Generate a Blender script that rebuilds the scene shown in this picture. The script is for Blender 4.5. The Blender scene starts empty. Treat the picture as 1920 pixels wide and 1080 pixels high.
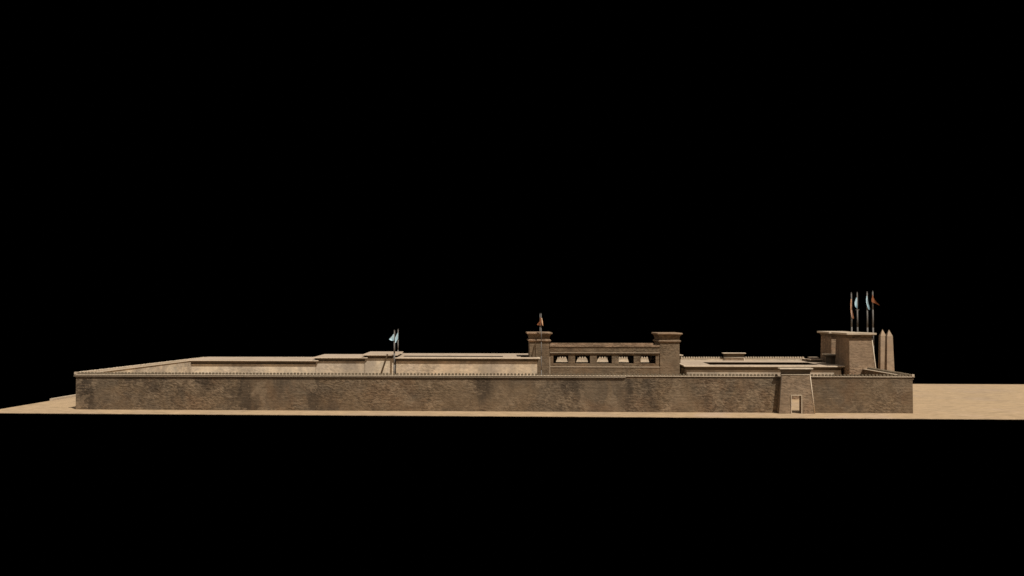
import bpy, math, random
from mathutils import Vector, noise
random.seed(7)
sc = bpy.context.scene
col = sc.collection
rad = math.radians

# ------------------------------------------------------------------ helpers
def tag(o, label=None, cat=None, group=None, kind=None):
    if label: o['label'] = label
    if cat: o['category'] = cat
    if group: o['group'] = group
    if kind: o['kind'] = kind
    return o

def empty(name, loc, label, cat, group=None):
    o = bpy.data.objects.new(name, None); col.objects.link(o)
    o.location = loc; o.empty_display_size = 1.0
    return tag(o, label, cat, group)

class MB:
    """collects geometry in world metres and links it as ONE mesh object"""
    def __init__(s): s.v = []; s.f = []
    def add(s, vs, fs):
        b = len(s.v); s.v += [tuple(p) for p in vs]; s.f += [tuple(b+i for i in f) for f in fs]; return s
    def hexa(s, lo, hi):
        """lo, hi: four (x,y,z) corners each, counter-clockwise from above"""
        return s.add(list(lo)+list(hi), [(3,2,1,0),(4,5,6,7)]+[(i,(i+1)%4,4+(i+1)%4,4+i) for i in range(4)])
    def box(s, x0, x1, y0, y1, z0, z1):
        q = [(x0,y0),(x1,y0),(x1,y1),(x0,y1)]
        return s.hexa([(a,b,z0) for a,b in q], [(a,b,z1) for a,b in q])
    def prism(s, plan, z0, z1, inset=0.0):
        top = offset(plan, -inset) if inset else plan
        return s.hexa([(a,b,z0) for a,b in plan], [(a,b,z1) for a,b in top])
    def stack(s, plan, prof, cap=True, close=False):
        n = len(plan); vs = []; fs = []
        for off, z in prof: vs += [(a,b,z) for a,b in offset(plan, off)]
        m = len(prof)
        for k in range(m if close else m-1):
            for i in range(n):
                a = k*n+i; b = k*n+(i+1)%n; c = ((k+1)%m)*n+(i+1)%n; d = ((k+1)%m)*n+i
                fs.append((a,b,c,d))
        if cap and not close:
            fs.append(tuple(range(n-1,-1,-1))); fs.append(tuple(range((m-1)*n, m*n)))
        return s.add(vs, fs)
    def ring(s, outer, inner, z0, z1):
        n = len(outer)
        vs = [(a,b,z0) for a,b in outer]+[(a,b,z0) for a,b in inner]+[(a,b,z1) for a,b in outer]+[(a,b,z1) for a,b in inner]
        fs = []
        for i in range(n):
            j = (i+1)%n
            fs += [(i,j,2*n+j,2*n+i),(n+j,n+i,3*n+i,3*n+j),(2*n+i,2*n+j,3*n+j,3*n+i),(j,i,n+i,n+j)]
        return s.add(vs, fs)
    def sweep(s, prof, p0, p1, nrm):
        """closed profile [(out, z)] pushed along p0 -> p1, out along nrm"""
        n = len(prof)
        vs = [(p[0]+nrm[0]*d, p[1]+nrm[1]*d, z) for p in (p0,p1) for d,z in prof]
        fs = [(i,(i+1)%n,n+(i+1)%n,n+i) for i in range(n)]+[tuple(range(n-1,-1,-1)), tuple(range(n,2*n))]
        return s.add(vs, fs)
    def tube(s, p0, p1, r0, r1, seg=10):
        p0 = Vector(p0); p1 = Vector(p1); d = (p1-p0).normalized()
        u = d.orthogonal().normalized(); w = d.cross(u)
        vs = [p+(u*math.cos(2*math.pi*i/seg)+w*math.sin(2*math.pi*i/seg))*r for p,r in ((p0,r0),(p1,r1)) for i in range(seg)]
        fs = [(i,(i+1)%seg,seg+(i+1)%seg,seg+i) for i in range(seg)]+[tuple(range(seg-1,-1,-1)), tuple(range(seg,2*seg))]
        return s.add(vs, fs)
    def build(s, name, m, parent=None, smooth=False, label=None):
        me = bpy.data.meshes.new(name); me.from_pydata(s.v, [], s.f); me.update()
        o = bpy.data.objects.new(name, me); col.objects.link(o)
        me.materials.append(m)
        import bmesh
        bm = bmesh.new(); bm.from_mesh(me); bmesh.ops.recalc_face_normals(bm, faces=bm.faces); bm.to_mesh(me); bm.free()
        if smooth:
            for p in me.polygons: p.use_smooth = True
        if parent:
            o.parent = parent; o.matrix_parent_inverse.identity()
            o.location = -parent.location if isinstance(parent.location, Vector) else (0,0,0)
            if parent.type != 'EMPTY': o.location = (0,0,0)
        if label: o['label'] = label
        return o

def offset(plan, d):
    """counter-clockwise polygon pushed outward by d"""
    n = len(plan); out = []
    for i in range(n):
        p0 = Vector(plan[i-1]); p1 = Vector(plan[i]); p2 = Vector(plan[(i+1)%n])
        a = (p1-p0).normalized(); b = (p2-p1).normalized()
        na = Vector((a.y,-a.x)); nb = Vector((b.y,-b.x))
        k = d/(1+na.dot(nb))
        out.append((p1.x+(na.x+nb.x)*k, p1.y+(na.y+nb.y)*k))
    return out

def cavetto(p, z0, z1, n=6):
    return [(p*(1-math.cos(math.pi/2*i/n)), z0+(z1-z0)*math.sin(math.pi/2*i/n)) for i in range(n+1)]

# ------------------------------------------------------------------ materials
def newmat(name):
    m = bpy.data.materials.new(name); m.use_nodes = True
    nt = m.node_tree; nt.nodes.clear()
    out = nt.nodes.new('ShaderNodeOutputMaterial'); bs = nt.nodes.new('ShaderNodeBsdfPrincipled')
    nt.links.new(bs.outputs[0], out.inputs[0]); bs.inputs['Roughness'].default_value = .92
    bs.inputs['Specular IOR Level'].default_value = .12
    return m, nt, bs

class NT:
    def __init__(s, nt): s.nt = nt
    def n(s, t, **k):
        o = s.nt.nodes.new(t)
        for a,b in k.items(): setattr(o, a, b)
        return o
    def l(s, a, b): s.nt.links.new(a, b)
    def math(s, op, a, b=None, c=None, clamp=False):
        o = s.n('ShaderNodeMath', operation=op, use_clamp=clamp)
        for i,x in enumerate((a,b,c)):
            if x is None: continue
            if hasattr(x, 'links'): s.l(x, o.inputs[i])
            else: o.inputs[i].default_value = x
        return o.outputs[0]
    def comb(s, x, y, z=0.0):
        o = s.n('ShaderNodeCombineXYZ')
        for i,v in enumerate((x,y,z)):
            if hasattr(v, 'links'): s.l(v, o.inputs[i])
            else: o.inputs[i].default_value = v
        return o.outputs[0]
    def noise(s, vec, scale, detail=3, rough=.5, dist=0.0):
        o = s.n('ShaderNodeTexNoise'); s.l(vec, o.inputs['Vector'])
        o.inputs['Scale'].default_value = scale; o.inputs['Detail'].default_value = detail
        o.inputs['Roughness'].default_value = rough; o.inputs['Distortion'].default_value = dist
        return o.outputs['Fac']
    def ramp(s, f, stops, interp='LINEAR'):
        o = s.n('ShaderNodeValToRGB'); s.l(f, o.inputs[0]); cr = o.color_ramp; cr.interpolation = interp
        while len(cr.elements) > 1: cr.elements.remove(cr.elements[-1])
        cr.elements[0].position = stops[0][0]; cr.elements[0].color = (*stops[0][1], 1)
        for p,c in stops[1:]:
            e = cr.elements.new(p); e.color = (*c, 1)
        return o.outputs[0]
    def mix(s, f, a, b, mode='MIX'):
        o = s.n('ShaderNodeMix', data_type='RGBA', blend_type=mode)
        for i,x in ((0,f),(6,a),(7,b)):
            if hasattr(x, 'links'): s.l(x, o.inputs[i])
            elif i == 0: o.inputs[i].default_value = x
            else: o.inputs[i].default_value = (*x, 1)
        return o.outputs[2]
    def mapr(s, f, a, b, c=0.0, d=1.0):
        o = s.n('ShaderNodeMapRange'); s.l(f, o.inputs[0])
        for i,x in enumerate((a,b,c,d)): o.inputs[i+1].default_value = x
        return o.outputs[0]

def stone(name, cols, stain=.6, stain_thr=.53, var=.22, course=.8, width=2.6, line=.5, bump=.6, fleck=.34, seed=0.0, patch=.05, scar=.3, red=.35):
    m, nt, bs = newmat(name); N = NT(nt)
    g = N.n('ShaderNodeNewGeometry'); sp = N.n('ShaderNodeSeparateXYZ'); N.l(g.outputs['Position'], sp.inputs[0])
    X, Y, Z = sp.outputs
    u = N.math('ADD', N.math('ADD', X, N.math('MULTIPLY', Y, .93)), seed*37.1)
    uv = N.comb(u, Z, N.math('MULTIPLY', Y, .4))
    grey3 = lambda f: N.comb(f, f, f)
    # broad colour fields
    f1 = N.noise(N.comb(u, N.math('MULTIPLY', Z, .9), seed), patch, 4, .62, .8)
    c = N.ramp(f1, [(.30, cols[0]), (.44, cols[1]), (.56, cols[2]), (.70, cols[3])])
    # reddish zones
    fr = N.noise(N.comb(u, Z, 31+seed), .085, 3, .6, .5)
    c = N.mix(N.math('MULTIPLY', N.mapr(fr, .52, .66, 0, 1), red), c, (cols[2][0]*1.0, cols[2][1]*.80, cols[2][2]*.68))
    # cloudy variation
    f2 = N.noise(N.comb(u, N.math('MULTIPLY', Z, 1.3), 5+seed), .22, 5, .66, .5)
    c = N.mix(1.0, c, grey3(N.mapr(f2, .28, .72, 1-var, 1+var)), 'MULTIPLY')
    # dark runs where water came down the wall
    f3 = N.noise(N.comb(N.math('MULTIPLY', u, .13), N.math('MULTIPLY', Z, .045), 9+seed), 1.0, 4, .55, .35)
    st = N.mapr(f3, stain_thr, stain_thr+.15, 0, 1)
    c = N.mix(N.math('MULTIPLY', st, stain), c, tuple(.40*x*k for x,k in zip(cols[1],(1,1,1.05))))
    # scaled-off lighter scars with a hard edge
    f5 = N.noise(N.comb(N.math('MULTIPLY', u, .15), N.math('MULTIPLY', Z, .17), 21+seed), 1.0, 4, .6, .4)
    c = N.mix(N.math('MULTIPLY', N.mapr(f5, .57, .585, 0, 1), scar), c, tuple(min(1, 1.35*x) for x in cols[3]))
    # chisel flecks, strong in some zones, faint in others
    zone = N.mapr(N.noise(N.comb(u, Z, 13+seed), .075, 3, .5, .4), .42, .58, .35, 1)
    ff = N.noise(N.comb(N.math('ADD', u, N.math('MULTIPLY', Z, .45)), N.math('MULTIPLY', Z, 1.9), N.math('MULTIPLY', Y, .3)), .95, 3, .62, .5)
    amp = N.math('MULTIPLY', zone, fleck)
    fv = N.math('ADD', 1.0, N.math('MULTIPLY', N.mapr(ff, .40, .60, -1, 1), amp))
    c = N.mix(1.0, c, grey3(fv), 'MULTIPLY')
    # courses: long thin pale joints that come and go
    br = N.n('ShaderNodeTexBrick', offset=.5)
    wob = N.math('MULTIPLY', N.math('SUBTRACT', N.noise(uv, .18, 3), .5), .5)
    N.l(N.comb(N.math('ADD', u, wob), N.math('ADD', Z, N.math('MULTIPLY', wob, .35))), br.inputs['Vector'])
    for k,v in (('Color1',(.90,.90,.90,1)),('Color2',(1.08,1.08,1.08,1)),('Mortar',(1.0,1.0,1.0,1))): br.inputs[k].default_value = v
    br.inputs['Scale'].default_value = 1; br.inputs['Mortar Size'].default_value = .07
    br.inputs['Brick Width'].default_value = width; br.inputs['Row Height'].default_value = course
    br.inputs['Mortar Smooth'].default_value = .5; br.inputs['Bias'].default_value = 0
    c = N.mix(.5, c, N.mix(1.0, c, br.outputs['Color'], 'MULTIPLY'))
    f4 = N.noise(N.comb(N.math('MULTIPLY', u, .16), N.math('MULTIPLY', Z, 1.25), 3+seed), 1.0, 3, .7)
    ml = N.math('MULTIPLY', br.outputs['Fac'], N.mapr(f4, .50, .62, 0, line))
    c = N.mix(ml, c, tuple(min(1, 1.9*x) for x in cols[0]))
    N.l(c, bs.inputs['Base Color'])
    h = N.math('ADD', N.math('MULTIPLY', N.math('MULTIPLY', ff, zone), .5), N.math('MULTIPLY', br.outputs['Fac'], -.04))
    b = N.n('ShaderNodeBump'); b.inputs['Strength'].default_value = bump; b.inputs['Distance'].default_value = 1.0
    N.l(h, b.inputs['Height']); N.l(b.outputs[0], bs.inputs['Normal'])
    return m

def flat_stone(name, c0, c1, spots=.3, seed=0.0):
    """tops of roofs and copings: wind-scoured stone and dust"""
    m, nt, bs = newmat(name); N = NT(nt)
    g = N.n('ShaderNodeNewGeometry'); P = g.outputs['Position']
    mp = N.n('ShaderNodeMapping'); N.l(P, mp.inputs[0]); mp.inputs['Scale'].default_value = (1,.55,1); mp.inputs['Location'].default_value = (seed,seed,0)
    f = N.noise(mp.outputs[0], .09, 5, .62, .5)
    c = N.ramp(f, [(.32, c0), (.5, tuple((a+b)/2 for a,b in zip(c0,c1))), (.66, c1)])
    f2 = N.noise(mp.outputs[0], .45, 4, .6, .3)
    c = N.mix(N.math('MULTIPLY', N.mapr(f2, .60, .70, 0, 1), spots), c, tuple(.35*x for x in c0))
    f3 = N.noise(mp.outputs[0], 1.4, 3, .6)
    c = N.mix(1.0, c, N.comb(*[N.mapr(f3, .3, .7, .88, 1.12)]*3), 'MULTIPLY')
    N.l(c, bs.inputs['Base Color'])
    b = N.n('ShaderNodeBump'); b.inputs['Strength'].default_value = .25; b.inputs['Distance'].default_value = .3
    N.l(f3, b.inputs['Height']); N.l(b.outputs[0], bs.inputs['Normal'])
    return m

def sand():
    m, nt, bs = newmat('sand'); N = NT(nt)
    g = N.n('ShaderNodeNewGeometry'); P = g.outputs['Position']
    mp = N.n('ShaderNodeMapping'); N.l(P, mp.inputs[0]); mp.inputs['Scale'].default_value = (1,.75,1)
    f = N.noise(mp.outputs[0], .035, 5, .6, .8)
    c = N.ramp(f, [(.30,(.40,.285,.19)), (.44,(.42,.295,.178)), (.56,(.45,.312,.182)), (.68,(.455,.322,.215))])
    mp2 = N.n('ShaderNodeMapping'); N.l(P, mp2.inputs[0]); mp2.inputs['Scale'].default_value = (.30,1.0,1)
    f2 = N.noise(mp2.outputs[0], .34, 5, .72, .5)
    c = N.mix(N.math('MULTIPLY', N.mapr(f2, .54, .66, 0, 1), .55), c, (.27,.19,.105))
    f3 = N.noise(mp2.outputs[0], 1.1, 4, .7, .2)
    c = N.mix(1.0, c, N.comb(*[N.mapr(f3, .3, .7, .70, 1.28)]*3), 'MULTIPLY')
    N.l(c, bs.inputs['Base Color'])
    b = N.n('ShaderNodeBump'); b.inputs['Strength'].default_value = .35; b.inputs['Distance'].default_value = 1.2
    N.l(N.math('ADD', N.math('MULTIPLY', f2, .7), N.math('MULTIPLY', f3, .3)), b.inputs['Height']); N.l(b.outputs[0], bs.inputs['Normal'])
    return m

def plain(name, c0, c1, scale=2.0, rough=.8, zs=1.0):
    m, nt, bs = newmat(name); N = NT(nt)
    g = N.n('ShaderNodeNewGeometry')
    mp = N.n('ShaderNodeMapping'); N.l(g.outputs['Position'], mp.inputs[0]); mp.inputs['Scale'].default_value = (1,1,zs)
    N.l(N.ramp(N.noise(mp.outputs[0], scale, 4, .6), [(.35,c0),(.65,c1)]), bs.inputs['Base Color'])
    bs.inputs['Roughness'].default_value = rough
    return m

BROWN = [(0.158,0.112,0.070),(0.130,0.094,0.061),(0.158,0.107,0.063),(0.186,0.133,0.084)]
M = {}
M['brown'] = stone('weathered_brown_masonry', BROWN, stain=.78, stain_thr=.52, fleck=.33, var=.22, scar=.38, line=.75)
M['brown2'] = stone('brown_dressed_masonry', [(0.165,0.117,0.071),(0.142,0.103,0.066),(0.162,0.111,0.067),(0.185,0.132,0.084)], stain=.5, line=.3, fleck=.30, seed=2.3, scar=.1)
M['gate'] = stone('brown_gateway_masonry', [(0.225,0.158,0.098),(0.194,0.139,0.090),(0.221,0.149,0.092),(0.252,0.178,0.115)], stain=.4, line=.3, fleck=.30, seed=5.3, scar=.1)
M['pylon'] = stone('pale_brown_masonry', [(0.266,0.179,0.109),(0.237,0.161,0.101),(0.259,0.170,0.105),(0.289,0.197,0.126)], stain=.55, fleck=.34, line=.35, seed=4.1, scar=.15)
M['trim'] = stone('shaded_trim_stone', [(0.136,0.104,0.069),(0.112,0.088,0.061),(0.124,0.092,0.063),(0.148,0.112,0.076)], stain=.5, bump=.1, line=.0, fleck=.15, seed=1.2, scar=0)  # kept darker than the walls: cornice shade is partly in this colour
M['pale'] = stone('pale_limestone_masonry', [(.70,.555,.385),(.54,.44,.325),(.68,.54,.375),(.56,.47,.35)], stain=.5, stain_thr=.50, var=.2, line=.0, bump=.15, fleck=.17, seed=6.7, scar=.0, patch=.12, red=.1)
M['tan'] = stone('stained_tan_masonry', [(0.609,0.466,0.316),(0.470,0.370,0.267),(0.592,0.454,0.307),(0.487,0.395,0.287)], stain=.55, stain_thr=.49, var=.2, line=.0, bump=.15, fleck=.2, seed=9.9, scar=.0, patch=.12, red=.2)
M['grey'] = stone('grey_limestone_masonry', [(.54,.43,.31),(.46,.375,.28),(.53,.42,.30),(.52,.42,.305)], stain=.55, stain_thr=.45, var=.12, line=.0, bump=.12, fleck=.16, seed=8.2, scar=.0, patch=.12, red=.15)
M['roof'] = flat_stone('pale_roof_stone', (.385,.293,.208), (.465,.352,.255), .75)
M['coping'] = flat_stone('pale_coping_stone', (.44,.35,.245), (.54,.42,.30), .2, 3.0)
M['lip'] = flat_stone('pale_cornice_lip_stone', (.58,.46,.33), (.68,.54,.39), .3, 5.0)
M['granite'] = stone('pale_obelisk_stone', [(0.378,0.271,0.179),(0.351,0.254,0.171),(0.396,0.279,0.179),(0.387,0.283,0.190)], stain=.2, var=.14, line=.0, bump=.12, fleck=.12, seed=3.3, patch=.2, scar=0)
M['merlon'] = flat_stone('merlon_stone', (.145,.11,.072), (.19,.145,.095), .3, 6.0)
M['sand'] = sand()
M['pole'] = plain('grey_weathered_wood', (.13,.115,.10), (.19,.17,.15), 1.5, .7, .2)
M['shadow_bar'] = plain('dark_shadow_bar', (.045,.026,.012), (.075,.045,.022), 2.0, .8, .3)  # shadow colour for the added slanting bars
M['blue'] = plain('pale_blue_cloth', (.38,.54,.60), (.54,.70,.74), .8)
M['orange'] = plain('orange_cloth', (.20,.07,.028), (.32,.115,.05), .8)
M['peach'] = plain('faded_peach_cloth', (.50,.25,.13), (.62,.34,.2), .8)
M['cream'] = plain('faded_orange_cloth', (.85,.52,.30), (.92,.66,.45), .8)

# ------------------------------------------------------------------ ground
def ground():
    pts = [(-159.53,-10.14),(-20,-11.72),(210,-14.3),(210,111.4),(99.5,112.6),(60,110.4),(-159.53,98.6)]
    mb = MB(); n = len(pts)
    mb.add([(a,b,0) for a,b in pts]+[(a,b,-.12) for a,b in pts],
           [tuple(range(n)), tuple(range(2*n-1,n-1,-1))]+[(i,n+i,n+(i+1)%n,(i+1)%n) for i in range(n)])
    tag(mb.build('ground', M['sand']), kind='structure')
ground()
kb = MB(); kb.sweep([(0,0),(0,.70),(.12,.74),(.85,.74),(.95,.70),(.95,0)], (-159.5,25.9), (-159.5,98.4), (1,0))
tag(kb.build('stone_kerb', M['coping']), 'low pale stone kerb along the left edge of the sand', 'kerb')

# ------------------------------------------------------------------ enclosure walls with merlons
ZT = 10.10      # top of coping
T = 1.2
def merlon_mesh():
    # rounded-top block, 0.70 wide, 0.62 high, 0.6 deep; long axis x, facing -y
    prof = [(-.335,0),(-.33,.2)]+[(.33*math.cos(math.pi-a), .24+.38*math.sin(a)) for a in [math.pi*k/8 for k in range(1,8)]]+[(.33,.2),(.335,0)]
    n = len(prof)
    vs = [(x,0,z) for x,z in prof]+[(x,.6,z) for x,z in prof]
    fs = [tuple(range(n-1,-1,-1)), tuple(range(n,2*n))]+[(i,(i+1)%n,n+(i+1)%n,n+i) for i in range(n)]
    return vs, fs
MV, MF = merlon_mesh()
MER = bpy.data.meshes.new('merlon'); MER.from_pydata(MV, [], MF); MER.materials.append(M['merlon']); MER.update()
MER2 = MER.copy(); MER2.name = 'pale_merlon'; MER2.materials[0] = M['coping']
CAM = Vector((0,-260,26.89))
def merlons(root, p0, p1, inward, pitch=.978, skip=(), pale=False):
    p0 = Vector(p0); p1 = Vector(p1); L = (p1-p0).length; d = (p1-p0)/L
    n = int(L/pitch); st = L/n; rot = math.atan2(d.y, d.x)
    # the merlon mesh is 0.6 deep along local +y; turn it so that +y points inward
    if Vector((-d.y,d.x)).dot(Vector(inward)) < 0: rot += math.pi
    spots = []
    for i in range(n):
        q = p0+d*(st*(i+.5))
        if any(a <= q.x <= b for a,b in skip): continue
        spots.append(q)
    spots.sort(key=lambda q: (Vector((q.x,q.y,10))-CAM).length)
    for q in spots[:100]:
        o = bpy.data.objects.new('merlon', MER2 if pale else MER); col.objects.link(o); o.parent = root
        o.location = Vector((q.x,q.y,ZT))-root.location; o.rotation_euler = (0,0,rot+random.uniform(-.02,.02))
        o.scale = (random.uniform(.94,1.05), 1, random.uniform(.92,1.06))
    if spots[100:]:
        mb = MB(); c, s = math.cos(rot), math.sin(rot)
        for q in spots[100:]:
            k = random.uniform(.92,1.06); w = random.uniform(.94,1.05)
            mb.add([(q.x+c*x*w-s*y, q.y+s*x*w+c*y, ZT+z*k) for x,y,z in MV], MF)
        o = mb.build('merlon_row', M['coping' if pale else 'merlon'], root); o['kind'] = 'stuff'

CAV = [(-.002,9.22)]+cavetto(.22, 9.24, 9.955, 5)+[(-.002,9.955)]

# front wall
w = empty('enclosure_wall', (-20,1.5,0), 'long brown masonry wall nearest the viewer, holding the small gateway', 'wall', 'walls of the rectangular enclosure')
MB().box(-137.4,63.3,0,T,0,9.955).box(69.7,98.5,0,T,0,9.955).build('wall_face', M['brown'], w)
MB().box(-137.86,62.35,-.30,T+.12,9.958,ZT).box(70.45,98.96,-.30,T+.12,9.958,ZT).build('coping', M['lip'], w)
MB().sweep(CAV,(-137.7,0),(62.4,0),(0,-1)).sweep(CAV,(70.4,0),(98.8,0),(0,-1)).build('cornice', M['brown2'], w, True)
TORB = [(.05,9.58),(.44,9.58),(.48,9.60),(.48,9.64),(.44,9.66),(.05,9.66)]
MB().sweep(TORB,(-137.9,0),(19.77,0),(0,-1)).build('roll_moulding', M['coping'], w)
for xx in (-137.80, 98.25):
    MB().box(xx,xx+.62,-.36,.45,ZT+.002,10.74).build('corner_block', M['coping'], w)
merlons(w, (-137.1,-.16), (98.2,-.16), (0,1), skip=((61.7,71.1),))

# left wall
w = empty('enclosure_wall', (-135.9,50,0), 'long wall running back from the left corner, pale on its inner face', 'wall', 'walls of the rectangular enclosure')
MB().box(-137.4,-136.5,T+.01,98,0,9.955).build('wall_face', M['brown'], w)
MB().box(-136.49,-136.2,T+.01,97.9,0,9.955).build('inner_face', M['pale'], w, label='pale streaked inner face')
MB().box(-137.86,-136.0,T+.13,98,9.958,ZT).build('coping', M['coping'], w)
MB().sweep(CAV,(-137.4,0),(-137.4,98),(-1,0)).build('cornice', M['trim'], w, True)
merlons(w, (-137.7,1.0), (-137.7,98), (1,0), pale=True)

# back wall: runs slightly away from the viewer towards the right
BL = Vector((-137.45,97.95)); BR = Vector((98.6,111.25)); bd = (BR-BL).normalized(); bn = Vector((-bd.y,bd.x))
w = empty('enclosure_wall', (-20,104.6,0), 'far back wall of the enclosure, pale with merlons against the black', 'wall', 'walls of the rectangular enclosure')
q = lambda s,t: (BL+bd*s+bn*t)
LB = (BR-BL).length
def bplan(s0,s1,t0,t1): return [tuple(q(s0,t0)),tuple(q(s1,t0)),tuple(q(s1,t1)),tuple(q(s0,t1))]
MB().prism(bplan(0,LB,-.9,0),0,9.955).build('wall_face', M['brown'], w)
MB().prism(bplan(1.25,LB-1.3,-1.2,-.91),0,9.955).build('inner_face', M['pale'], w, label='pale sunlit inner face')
MB().prism(bplan(0,LB,-1.3,.46),9.958,ZT).build('coping', M['coping'], w)
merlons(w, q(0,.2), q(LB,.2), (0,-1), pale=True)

# right wall, broken where the entrance pylon stands
w = empty('enclosure_wall', (97,20,0), 'short wall running back from the right corner to the flagged pylon', 'wall', 'walls of the rectangular enclosure')
MB().box(97.3,98.5,T+.01,37.6,0,9.955).box(97.3,98.5,72.5,109,0,9.955).build('wall_face', M['brown'], w)
MB().box(97.1,98.96,T+.13,37.2,9.958,ZT).box(97.1,98.96,72.5,109,9.958,ZT).build('coping', M['coping'], w)
MB().sweep(CAV,(98.5,0),(98.5,37.2),(1,0)).build('cornice', M['trim'], w, True)
merlons(w, (98.75,1.0), (98.75,36.3), (-1,0))

# ------------------------------------------------------------------ gateways in the enclosure wall
def gateway(x0, y_front, side, label, bodym, depth=6.6, zs=1.0):
    """x0 = left foot of the body; side -1 faces the viewer from outside, +1 is the far gateway seen from inside"""
    W = 9.80; ztop = 10.45*zs
    g = empty('gateway', (x0+W/2, y_front+depth/2, 0), label, 'gate', 'gateways of the enclosure wall')
    bx = lambda z: (x0+1.08*z/ztop, x0+W-1.06*z/ztop)
    yf = lambda z: y_front+.4*z/ztop
    yb = lambda z: y_front+depth-.4*z/ztop
    dl, dr, dh = x0+3.56, x0+6.15, 4.9
    mb = MB()
    def piece(z0, z1, xa=None, xb=None):
        lo = (xa if xa is not None else bx(z0)[0], xb if xb is not None else bx(z0)[1])
        hi = (xa if xa is not None else bx(z1)[0], xb if xb is not None else bx(z1)[1])
        mb.hexa([(lo[0],yf(z0),z0),(lo[1],yf(z0),z0),(lo[1],yb(z0),z0),(lo[0],yb(z0),z0)],
                [(hi[0],yf(z1),z1),(hi[1],yf(z1),z1),(hi[1],yb(z1),z1),(hi[0],yb(z1),z1)])
    piece(0, dh, None, dl); piece(0, dh, dr, None); piece(dh, ztop)
    mb.build('wall', bodym, g)
    for k in (0,1):
        MB().tube((bx(0)[k], yf(0), 0), (bx(ztop)[k], yf(ztop), ztop), .15-.06*(1-k), .13-.05*(1-k), 8).build('corner_roll', (M['trim'],M['lip'])[k], g, True)  # left roll dark, right roll pale: shaded and sunlit edge by colour
    plan = [(bx(ztop)[0],yf(ztop)),(bx(ztop)[1],yf(ztop)),(bx(ztop)[1],yb(ztop)),(bx(ztop)[0],yb(ztop))]
    MB().stack(plan, [(0,ztop+.002),(.12,ztop+.05),(.16,ztop+.14),(.12,ztop+.23),(0,ztop+.27)]).build('roll_moulding', M['coping'], g, True)
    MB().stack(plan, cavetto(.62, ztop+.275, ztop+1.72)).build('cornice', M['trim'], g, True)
    MB().stack(plan, [(.64,ztop+1.722),(.66,ztop+1.75),(.66,ztop+1.98),(.62,ztop+2.0)]).build('cornice_lip', M['lip'], g)
    f = MB()
    f.box(dl-.24,dl-.002,y_front-.10,y_front+.35,0,dh).box(dr+.002,dr+.24,y_front-.10,y_front+.35,0,dh)
    f.box(dl-.24,dr+.24,y_front-.10,y_front+.5,dh+.002,dh+.25)
    f.build('door_frame', M['coping'], g)
    return g
gateway(61.48, -2.0, -1, 'brown battered stone gateway with dark doorway in the near wall', M['gate'], 2.15)
gateway(65.6, 107.2, 1, 'small flared-top stone gateway in the far back wall', M['gate'], 2.4, .985)

# ------------------------------------------------------------------ temple blocks
def block(name, label, cat, plan, zc, zl, zt, over, wall, group=None, cap=True, torus=True, batter=0.0, roofm=None):
    """plan = foot of the wall; wall to zc, cavetto to zl, lip to zt"""
    cx = sum(p[0] for p in plan)/4; cy = sum(p[1] for p in plan)/4
    g = empty(name, (cx,cy,0), label, cat, group)
    MB().prism(plan, 0, zc, batter).build('wall', wall, g)
    top = offset(plan, -batter) if batter else plan
    z = zc
    if torus:
        MB().stack(top, [(0,z+.002),(.10,z+.04),(.13,z+.11),(.10,z+.18),(0,z+.22)]).build('roll_moulding', M['trim'], g, True); z += .223
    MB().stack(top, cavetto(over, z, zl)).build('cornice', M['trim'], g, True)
    MB().stack(top, [(-.6,zl+.003),(over+.01,zl+.003),(over+.03,zl+.03),(over+.03,zt-.06),(over,zt-.022),(-.6,zt-.022)], close=True).build('cornice_lip', M['lip'], g)
    MB().prism(offset(top, over-.04), zt-.018, zt).build('roof', M['roof'], g)
    return g, top

SK = -.095
def quad(x0, x1, y0, y1, sl=SK, sr=SK):
    return [(x0,y0),(x1,y0),(x1+sr*(y1-y0),y1),(x0+sl*(y1-y0),y1)]
TG = 'flat-roofed halls of the temple'
block('temple_hall', 'lowest and longest pale flat-roofed hall at the left end', 'building', quad(-119.85,-78.3,40,62.5), 10.95, 12.02, 12.32, 1.0, M['pale'], TG)
block('temple_hall', 'middle pale hall stepping up between lower left hall and the flagged hall', 'building', quad(-78.22,-62.0,40,63.5), 11.98, 13.0, 13.30, .95, M['grey'], TG)
gC, _ = block('temple_hall', 'tallest pale stepped hall, with two blue flags at its right end', 'building', quad(-61.92,-52.1,39.8,64.5), 12.95, 13.92, 14.22, .95, M['pale'], TG)

# court E: long hall with slots in its roof
def court(name, label, outer, zc, zl, zt, over, holes, wall):
    cx = sum(p[0] for p in outer)/4; cy = sum(p[1] for p in outer)/4
    g = empty(name, (cx,cy,0), label, 'building', 'open courts of the temple')
    MB().ring(outer, offset(outer,-1.2), 0, zc).build('wall', wall, g)
    MB().ring(offset(outer,.3), offset(outer,.003), 0, 2.1).build('plinth', M['pylon'], g)
    prof = [(-.6,zc+.003)]+cavetto(over, zc+.003, zl)+[(-.6,zl)]
    MB().stack(outer, prof, close=True).build('cornice', M['trim'], g, True)
    MB().stack(outer, [(-.6,zl+.003),(over+.02,zl+.003),(over+.03,zl+.05),(over+.03,zt-.12),(over,zt-.003),(-.6,zt-.003)], close=True).build('cornice_lip', M['lip'], g)
    return g

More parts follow.
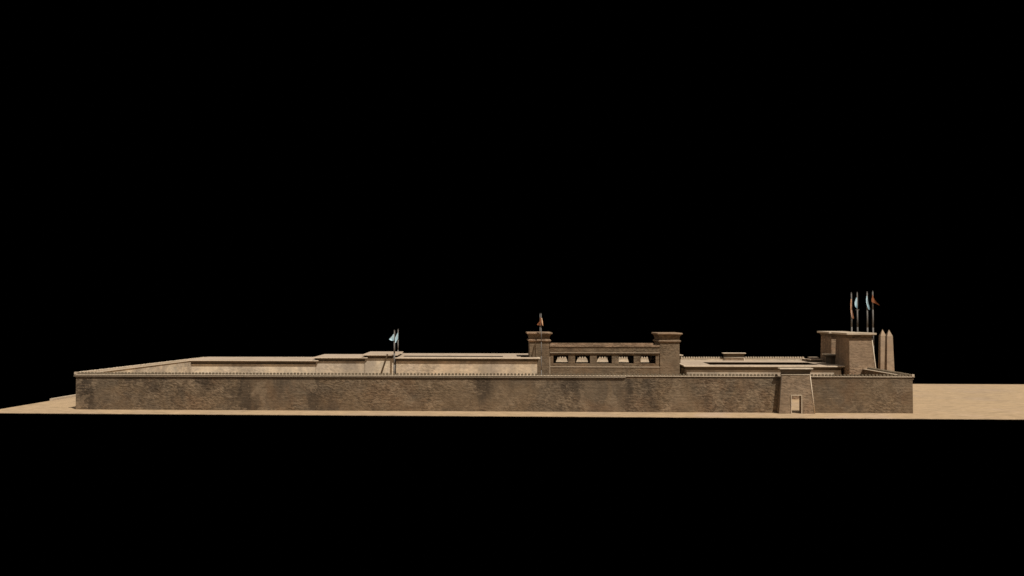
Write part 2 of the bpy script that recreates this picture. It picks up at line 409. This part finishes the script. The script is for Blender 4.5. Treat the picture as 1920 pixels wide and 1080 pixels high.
E0, E1, E2, E3 = quad(-51.75,-5.7,40,72.0)
eo = [E0,E1,E2,E3]
gE = court('temple_court', 'long pale court with slotted roof between flagged hall and first tower', eo, 12.05, 12.95, 13.30, .95, None, M['tan'])
def cellroof(outer, us, vs, holes, z0, z1):
    """outer quad split bilinearly at us x vs; cells listed in holes stay open"""
    a,b,c,d = [Vector(p) for p in outer]
    def pt(u,v): return (a*(1-u)+b*u)*(1-v)+(d*(1-u)+c*u)*v
    mb = MB()
    for i in range(len(us)-1):
        for j in range(len(vs)-1):
            if (i,j) in holes: continue
            q4 = [pt(us[i],vs[j]),pt(us[i+1],vs[j]),pt(us[i+1],vs[j+1]),pt(us[i],vs[j+1])]
            mb.prism([tuple(p) for p in q4], z0, z1)
    return mb, pt
fx = lambda x: (x+51.75)/46.05
fy = lambda y: (y-40)/32.0
eo2 = offset(eo, .3)
# slots: one long narrow, one short wide
us = [0, fx(-49.5), fx(-16.6), fx(-10.9), fx(-6.3), 1]; vs = [0, fy(43.4), fy(45.4), fy(52.4), fy(55.5), 1]
mb, pe = cellroof(eo2, us, vs, {(1,2),(3,1),(3,2),(3,3)}, 13.265, 13.303)
mb.build('roof', M['roof'], gE)
# court D
do = quad(42.7,91.9,42,75.0,.0,.02)
gD = court('temple_court', 'low pale court with wide roof opening behind the small gateway', do, 9.35, 10.42, 10.80, .95, None, M['grey'])
do2 = offset(do, .3)
us = [0, (51.0-42.4)/49.8, (86.6-42.4)/49.8, 1]; vs = [0, 5.6/33.6, 21.9/33.6, 1]
mb, pd_ = cellroof(do2, us, vs, {(1,1)}, 10.76, 10.803)
mb.build('roof', M['roof'], gD)
# raised roof blocks beside the big pylon
for (x0,x1,y0,y1,z0,z1,lab) in ((88.2,92.6,64.5,70.5,10.81,11.85,'low slab block lying on the court roof beside the big pylon'),
                            (91.6,94.6,76.2,80,9.0,12.0,'small pale slab top just visible behind the low roof block')):
    g = empty('roof_block', ((x0+x1)/2,(y0+y1)/2,z0), lab, 'stone block', 'raised slabs beside the big pylon')
    MB().box(x0+.25,x1-.25,y0+.25,y1-.25,z0,z1-.28).build('base', M['trim'], g)
    MB().box(x0,x1,y0,y1,z1-.275,z1).build('slab', M['roof'], g)

# ------------------------------------------------------------------ towers beside the palace
def tower(plan, label, zbody, ztor, zcav, zlip, zt, over):
    cx = sum(p[0] for p in plan)/4; cy = sum(p[1] for p in plan)/4
    g = empty('stone_tower', (cx,cy,0), label, 'tower', 'flared towers of the palace')
    MB().prism(plan, 0, ztor, .08).build('wall', M['brown2'], g)
    top = offset(plan,-.08)
    r = (zcav-ztor)/2
    MB().stack(top, [(.05,ztor+.003)]+[(.05+.42*math.sin(a), ztor+r-r*math.cos(a)*.98) for a in [math.pi*k/8 for k in range(1,8)]]+[(.05,zcav-.003)]).build('roll_moulding', M['pylon'], g, True)
    MB().stack(top, [(-.05,zcav),(0,zcav+.1)]+[(over*(1-math.cos(t)), zcav+.1+(zlip-zcav-.1)*math.sin(t)) for t in [math.pi/2*k/6 for k in range(1,7)]]).build('cornice', M['brown2'], g, True)
    MB().stack(top, [(over+.003,zlip+.003),(over+.16,zlip+.12),(over+.18,(zlip+zt)/2),(over+.12,zt-.1),(over-.1,zt)]).build('cornice_lip', M['pylon'], g)
    return g
tower([(-8.33,44),(-1.60,44),(-2.4,57),(-9.1,57)], 'left tower of the palace, standing behind a tall flagpole', 18.2, 18.28, 19.12, 20.85, 21.42, .72)
tower([(34.3,44),(40.75,44),(40.2,56),(33.7,56)], 'right tower of the palace, with its left side in shade', 18.1, 18.15, 18.9, 20.7, 21.28, .72)
# gate lintel block behind the right tower
plan = [(35.0,56.1),(42.6,56.1),(42.4,60.5),(34.8,60.5)]
block('portal', 'small stone portal peeping out behind the right palace tower', 'doorway', plan, 12.3, 13.35, 13.66, .75, M['brown2'])

# ------------------------------------------------------------------ palace between the towers
g = empty('palace', (16.4,54,0), 'brown palace block with five window openings between two towers', 'building')
XL, XR = -1.55, 34.25
wins = [(-.46+7.137*i, 4.43+7.137*i) for i in range(5)]
wb, wt = 11.24, 13.92
mb = MB()
y0, y1 = 44.42, 45.6
mb.box(XL,XR,y0,y1,0,10.05)                                    # wall under the lower ledge is faced by the dado
mb.box(XL,XR,y0,y1,10.05,wb); mb.box(XL,XR,y0,y1,wt,16.7)
xs = [XL]+[v for ab in wins for v in ab]+[XR]
for i in range(0,len(xs),2): mb.box(xs[i],xs[i+1],y0,y1,wb,wt)
mb.box(XL,-.35+XL+.35,45.61,63.4,0,16.7)
mb.box(XR-1,XR,45.61,63.4,0,16.7)
mb.build('wall', M['brown2'], g)
# far wall with sloping-sided windows
mb = MB(); fy0, fy1 = 64.4, 65.4
fw = [(0.34+7.11*i) for i in range(5)]
zb, zt_ = 10.62, 13.3
prev_b, prev_t = XL, XL
segs = []
for i,a in enumerate(fw):
    bl, br_ = a, a+4.20
    tl, tr = bl+1.15, br_-.80
    segs.append((prev_b,prev_t,bl,tl)); prev_b, prev_t = br_, tr
segs.append((prev_b,prev_t,XR,XR))
for a,b,c_,d_ in segs:
    mb.hexa([(a,fy0,zb),(c_,fy0,zb),(c_,fy1,zb),(a,fy1,zb)],[(b,fy0,zt_),(d_,fy0,zt_),(d_,fy1,zt_),(b,fy1,zt_)])
mb.box(XL,XR,fy0,fy1,0,zb); mb.box(XL,XR,fy0,fy1,zt_,16.7)
mb.build('rear_wall', M['brown2'], g)
MB().box(XL,XR,44.18,44.417,.0,10.02).build('dado', M['brown2'], g)
MB().box(XL-.0,XR+.0,43.98,44.415,14.84,16.68).build('frieze', M['brown2'], g)
MB().box(XL,XR,43.86,44.41,14.68,14.835).build('ledge', M['coping'], g)
MB().box(XL,XR,43.98,44.41,10.025,10.2).build('ledge', M['coping'], g)
MB().box(XL,XR,45.7,64.3,16.2,16.75).build('roof', M['pylon'], g)
MB().box(XL,XR,43.72,45.1,16.69,17.28).build('parapet', M['pylon'], g)
MB().box(XL,XR,63.6,65.5,16.76,17.33).build('parapet', M['pylon'], g)
MB().box(XL+.02,.2,45.11,47.2,16.76,17.30).build('roof_step', M['roof'], g)

# ------------------------------------------------------------------ entrance pylon
g = empty('pylon', (97,52,0), 'tall battered entrance pylon at the right, flagpoles behind its top', 'tower')
def wing(y0, y1, x0, x1, lab):
    """battered wing: y0/y1 and x0/x1 are its body just under the cornice"""
    zb_ = 19.75
    lo = [(x0-.55,y0-1.6,0),(x1+1.7,y0-1.6,0),(x1+1.7,y1+.9,0),(x0-.55,y1+.9,0)]
    top = [(x0,y0),(x1,y0),(x1,y1),(x0,y1)]
    wg = MB().hexa(lo, [(a,b,zb_) for a,b in top]).build('wall', M['pylon'], g, label=lab)
    MB().stack(top,[(0,19.753)]+cavetto(1.0,19.8,20.86)).build('cornice', M['brown2'], wg, True)
    MB().stack(top,[(1.05,20.863),(1.12,20.9),(1.12,21.42),(1.05,21.46)]).build('cornice_lip', M['coping'], wg)
    MB().tube((x1+1.7,y0-1.6,0),(x1+.02,y0-.02,19.7),.16,.14,8).build('corner_roll', M['lip'], wg, True)  # pale stone paints the sunlit edge on this corner
wing(37.9, 51.8, 93.3, 100.35, 'near wing')
wing(58.9, 71.0, 93.9, 100.35, 'far wing')
MB().box(91.7,99.5,52.6,57.8,0,12.95).build('gate_wall', M['trim'], g)
pl = [(91.7,52.6),(99.5,52.6),(99.5,57.8),(91.7,57.8)]
MB().stack(pl, [(0,12.953)]+[(d*1.0,z) for d,z in [(.3,13.1),(.8,13.5),(1.2,13.72)]]).build('lintel', M['trim'], g)
MB().box(90.3,99.0,52.5,57.9,13.73,14.0).build('lintel_slab', M['coping'], g)

# ------------------------------------------------------------------ obelisks
def obelisk(cx, y, label):
    g = empty('obelisk', (cx,y,0), label, 'obelisk', 'twin obelisks in front of the pylon')
    h, b, t = 20.2, 1.42, .90
    MB().hexa([(cx-b,y-b,.5),(cx+b,y-b,.5),(cx+b,y+b,.5),(cx-b,y+b,.5)],[(cx-t,y-t,h),(cx+t,y-t,h),(cx+t,y+t,h),(cx-t,y+t,h)]).build('shaft', M['granite'], g)
    MB().add([(cx-t,y-t,h+.003),(cx+t,y-t,h+.003),(cx+t,y+t,h+.003),(cx-t,y+t,h+.003),(cx,y,22.35)],[(3,2,1,0),(0,1,4),(1,2,4),(2,3,4),(3,0,4)]).build('pyramidion', M['granite'], g)
    MB().box(cx-2,cx+2,y-2,y+2,0,.497).build('plinth', M['granite'], g)
obelisk(109.62, 49.0, 'nearer right-hand obelisk of the pair')
obelisk(109.62, 55.0, 'left-hand obelisk of the pair, its shaded side showing beside the pylon')

# ------------------------------------------------------------------ flagpoles and flags
def flagpole(x, y, ztop, zfoot, label, group, r=.24, flag=None, cloth=None, flaglabel=None, yoke=None):
    g = empty('flagpole', (x,y,zfoot), label, 'flagpole', group)
    mb = MB(); n = 6
    for i in range(n):
        a = i/n; b = (i+1)/n
        mb.tube((x,y,zfoot+(ztop-zfoot)*a),(x,y,zfoot+(ztop-zfoot)*b), r*(1-.42*a), r*(1-.42*b), 10)
    mb.build('pole', M['pole'], g, True)
    MB().tube((x,y,ztop+.001),(x,y,ztop+.25),r*.75,r*.3,8).build('finial', M['pole'], g, True)
    if yoke is not None:
        MB().stack([(x-.45,y-.12),(x+.45,y-.12),(x+.45,y+.12),(x-.45,y+.12)],[(-.02,yoke-.35),(.03,yoke-.15),(.12,yoke),(.1,yoke+.06)]).build('yoke', M['pole'], g)
    if flag:
        # flag: list of (xa, xb, z) rows from hoist top down; cloth bulges toward the viewer
        rows = flag; m = 7; mbf = MB(); vs = []
        for k,(xa,xb,z,zb) in enumerate(rows):
            for j in range(m):
                t = j/(m-1)
                yy = y-.28-.30*math.sin(t*math.pi*1.6+k*.5)*(k+1)/len(rows)
                vs.append((xa+(xb-xa)*t, yy, z+(zb-z)*t))
        fs = [(k*m+j,k*m+j+1,(k+1)*m+j+1,(k+1)*m+j) for k in range(len(rows)-1) for j in range(m-1)]
        back = [(a,b+.05,c) for a,b,c in vs]; nv = len(vs)
        fs2 = [tuple(nv+i for i in reversed(f)) for f in fs]
        mbf.add(vs+back, fs+fs2)
        mbf.build('flag', cloth, g, True, flaglabel)
    return g
GP = 'flagpoles of the entrance pylon'
S = .172
flagpole(102.15,42.0,34.6,0,'rightmost flagpole above the pylon, orange flag blown right',GP,.34,
  [(102.0,102.1,33.7,33.7),(101.85,102.35,32.9,32.7),(101.6,102.8,32.1,31.9),(101.6,103.4,31.5,31.1),(101.8,103.9,31.2,30.6),(102.8,104.2,30.9,30.1)], M['orange'])
flagpole(102.05,47.0,34.55,0,'third flagpole from the left above the pylon, hanging blue flag',GP,.34,
  [(101.75,102.0,33.4,33.4),(101.6,102.15,32.3,32.2),(101.6,102.35,31.2,31.1),(101.85,102.6,30.2,30.1),(102.1,102.75,29.4,29.3),(102.3,102.7,28.9,28.8)], M['blue'])
flagpole(101.6,55.5,34.6,0,'second flagpole from the left above the pylon, blue flag bulging left',GP,.34,
  [(101.2,101.5,33.0,33.0),(100.9,101.5,32.2,32.1),(100.6,101.5,31.3,31.1),(100.6,101.55,30.6,30.4),(100.8,101.5,30.0,29.8),(101.1,101.5,29.5,29.3)], M['blue'], yoke=28.95)
flagpole(101.4,61.0,34.6,0,'leftmost flagpole above the pylon, long narrow orange flag',GP,.34,
  [(101.1,101.4,32.6,32.6),(100.95,101.5,31.0,31.0),(100.95,101.5,29.4,29.3),(101.0,101.75,27.9,27.8),(101.25,102.0,26.6,26.5),(101.5,102.0,25.9,25.9)], M['peach'])
GC = 'flagpoles of the stepped hall'
flagpole(-51.98,38.1,22.0,0,'nearer flagpole beside the stepped hall, blue flag blown left',GC,.36,
  [(-52.2,-52.1,21.0,21.0),(-52.6,-52.05,20.4,20.5),(-53.1,-52.05,19.8,19.9),(-53.65,-52.0,19.25,19.3),(-53.2,-52.0,18.95,18.85),(-52.7,-52.0,18.8,18.75)], M['blue'])
flagpole(-56.4,71.0,21.85,0,'farther flagpole behind the stepped hall, blue flag folded down left',GC,.30,
  [(-56.5,-56.4,20.8,20.8),(-56.9,-56.35,20.0,20.1),(-57.3,-56.35,19.1,19.4),(-57.65,-56.3,18.3,18.8),(-57.6,-56.5,17.6,18.3),(-57.3,-56.9,17.1,17.7)], M['blue'])
GT = 'flagpoles of the palace tower'
flagpole(-4.37,41.6,27.5,0,'tall thin flagpole in front of the left palace tower, faded flag hanging right',GT,.16,
  [(-4.3,-4.15,26.2,26.2),(-4.25,-4.0,25.5,25.5),(-4.2,-3.85,24.9,24.8),(-4.1,-3.78,24.4,24.2),(-4.0,-3.72,24.0,23.8),(-3.95,-3.75,23.7,23.5)], M['cream'])
flagpole(-5.25,72.0,27.5,0,'flagpole behind the left palace tower, rust flag blown left',GT,.26,
  [(-5.25,-4.9,26.3,26.3),(-5.3,-4.7,25.4,25.3),(-5.4,-4.6,24.8,24.6),(-6.1,-4.6,24.1,24.0),(-6.35,-4.7,23.7,23.5),(-6.1,-5.0,23.5,23.4)], M['orange'])

# dark slanting bars added in place of cast shadows
def shadow_bar(p0, p1, r, label):
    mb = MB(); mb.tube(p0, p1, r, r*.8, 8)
    tag(mb.build('shadow_prop', M['shadow_bar'], None, True), label, 'shadow_bar', 'dark bars standing in for shadows on the temple')
shadow_bar((-58.7,37.4,0),(-54.32,38.75,14.42), .31, 'dark slanting bar standing in for a shadow on the hall with two blue flags')
shadow_bar((-10.4,41.3,0),(-6.25,43.5,18.15), .14, 'thin dark bar standing in for a shadow on the left palace tower')

# ------------------------------------------------------------------ light and air
sun_dir = Vector((.36,-.44,.82)).normalized()
L = bpy.data.lights.new('sun', 'SUN'); L.energy = 4.25; L.angle = rad(.5); L.color = (1.0,.965,.90)
o = bpy.data.objects.new('sun', L); col.objects.link(o); o.rotation_euler = sun_dir.to_track_quat('Z','Y').to_euler()
L = bpy.data.lights.new('shade_fill', 'SUN'); L.energy = .8; L.angle = rad(170); L.color = (1.0,.95,.90)  # unseen wide lamp added to lift the shaded sides
o = bpy.data.objects.new('shade_fill', L); col.objects.link(o); o.rotation_euler = Vector((-.5,-.5,.75)).to_track_quat('Z','Y').to_euler()
wd = bpy.data.worlds.new('World'); sc.world = wd; wd.use_nodes = True
bg = wd.node_tree.nodes['Background']; bg.inputs[0].default_value = (0,0,0,1); bg.inputs[1].default_value = 0.0

# ------------------------------------------------------------------ camera
cam = bpy.data.cameras.new('camera'); cam.sensor_width = 36; cam.lens = 36*1732/1920; cam.clip_end = 3000; cam.clip_start = 1
co = bpy.data.objects.new('camera', cam); col.objects.link(co); sc.camera = co
co.location = (0,-260,26.89)
th, ph = rad(2.6446), rad(1.7178)
F = Vector((-math.sin(th)*math.cos(ph), math.cos(th)*math.cos(ph), math.sin(ph)))
co.rotation_euler = (rad(90)+ph, 0, th)
sc.cycles.diffuse_bounces = 2
sc.view_settings.view_transform = 'Standard'; sc.view_settings.look = 'None'
sc.view_settings.gamma = 1; sc.view_settings.exposure = 0.0
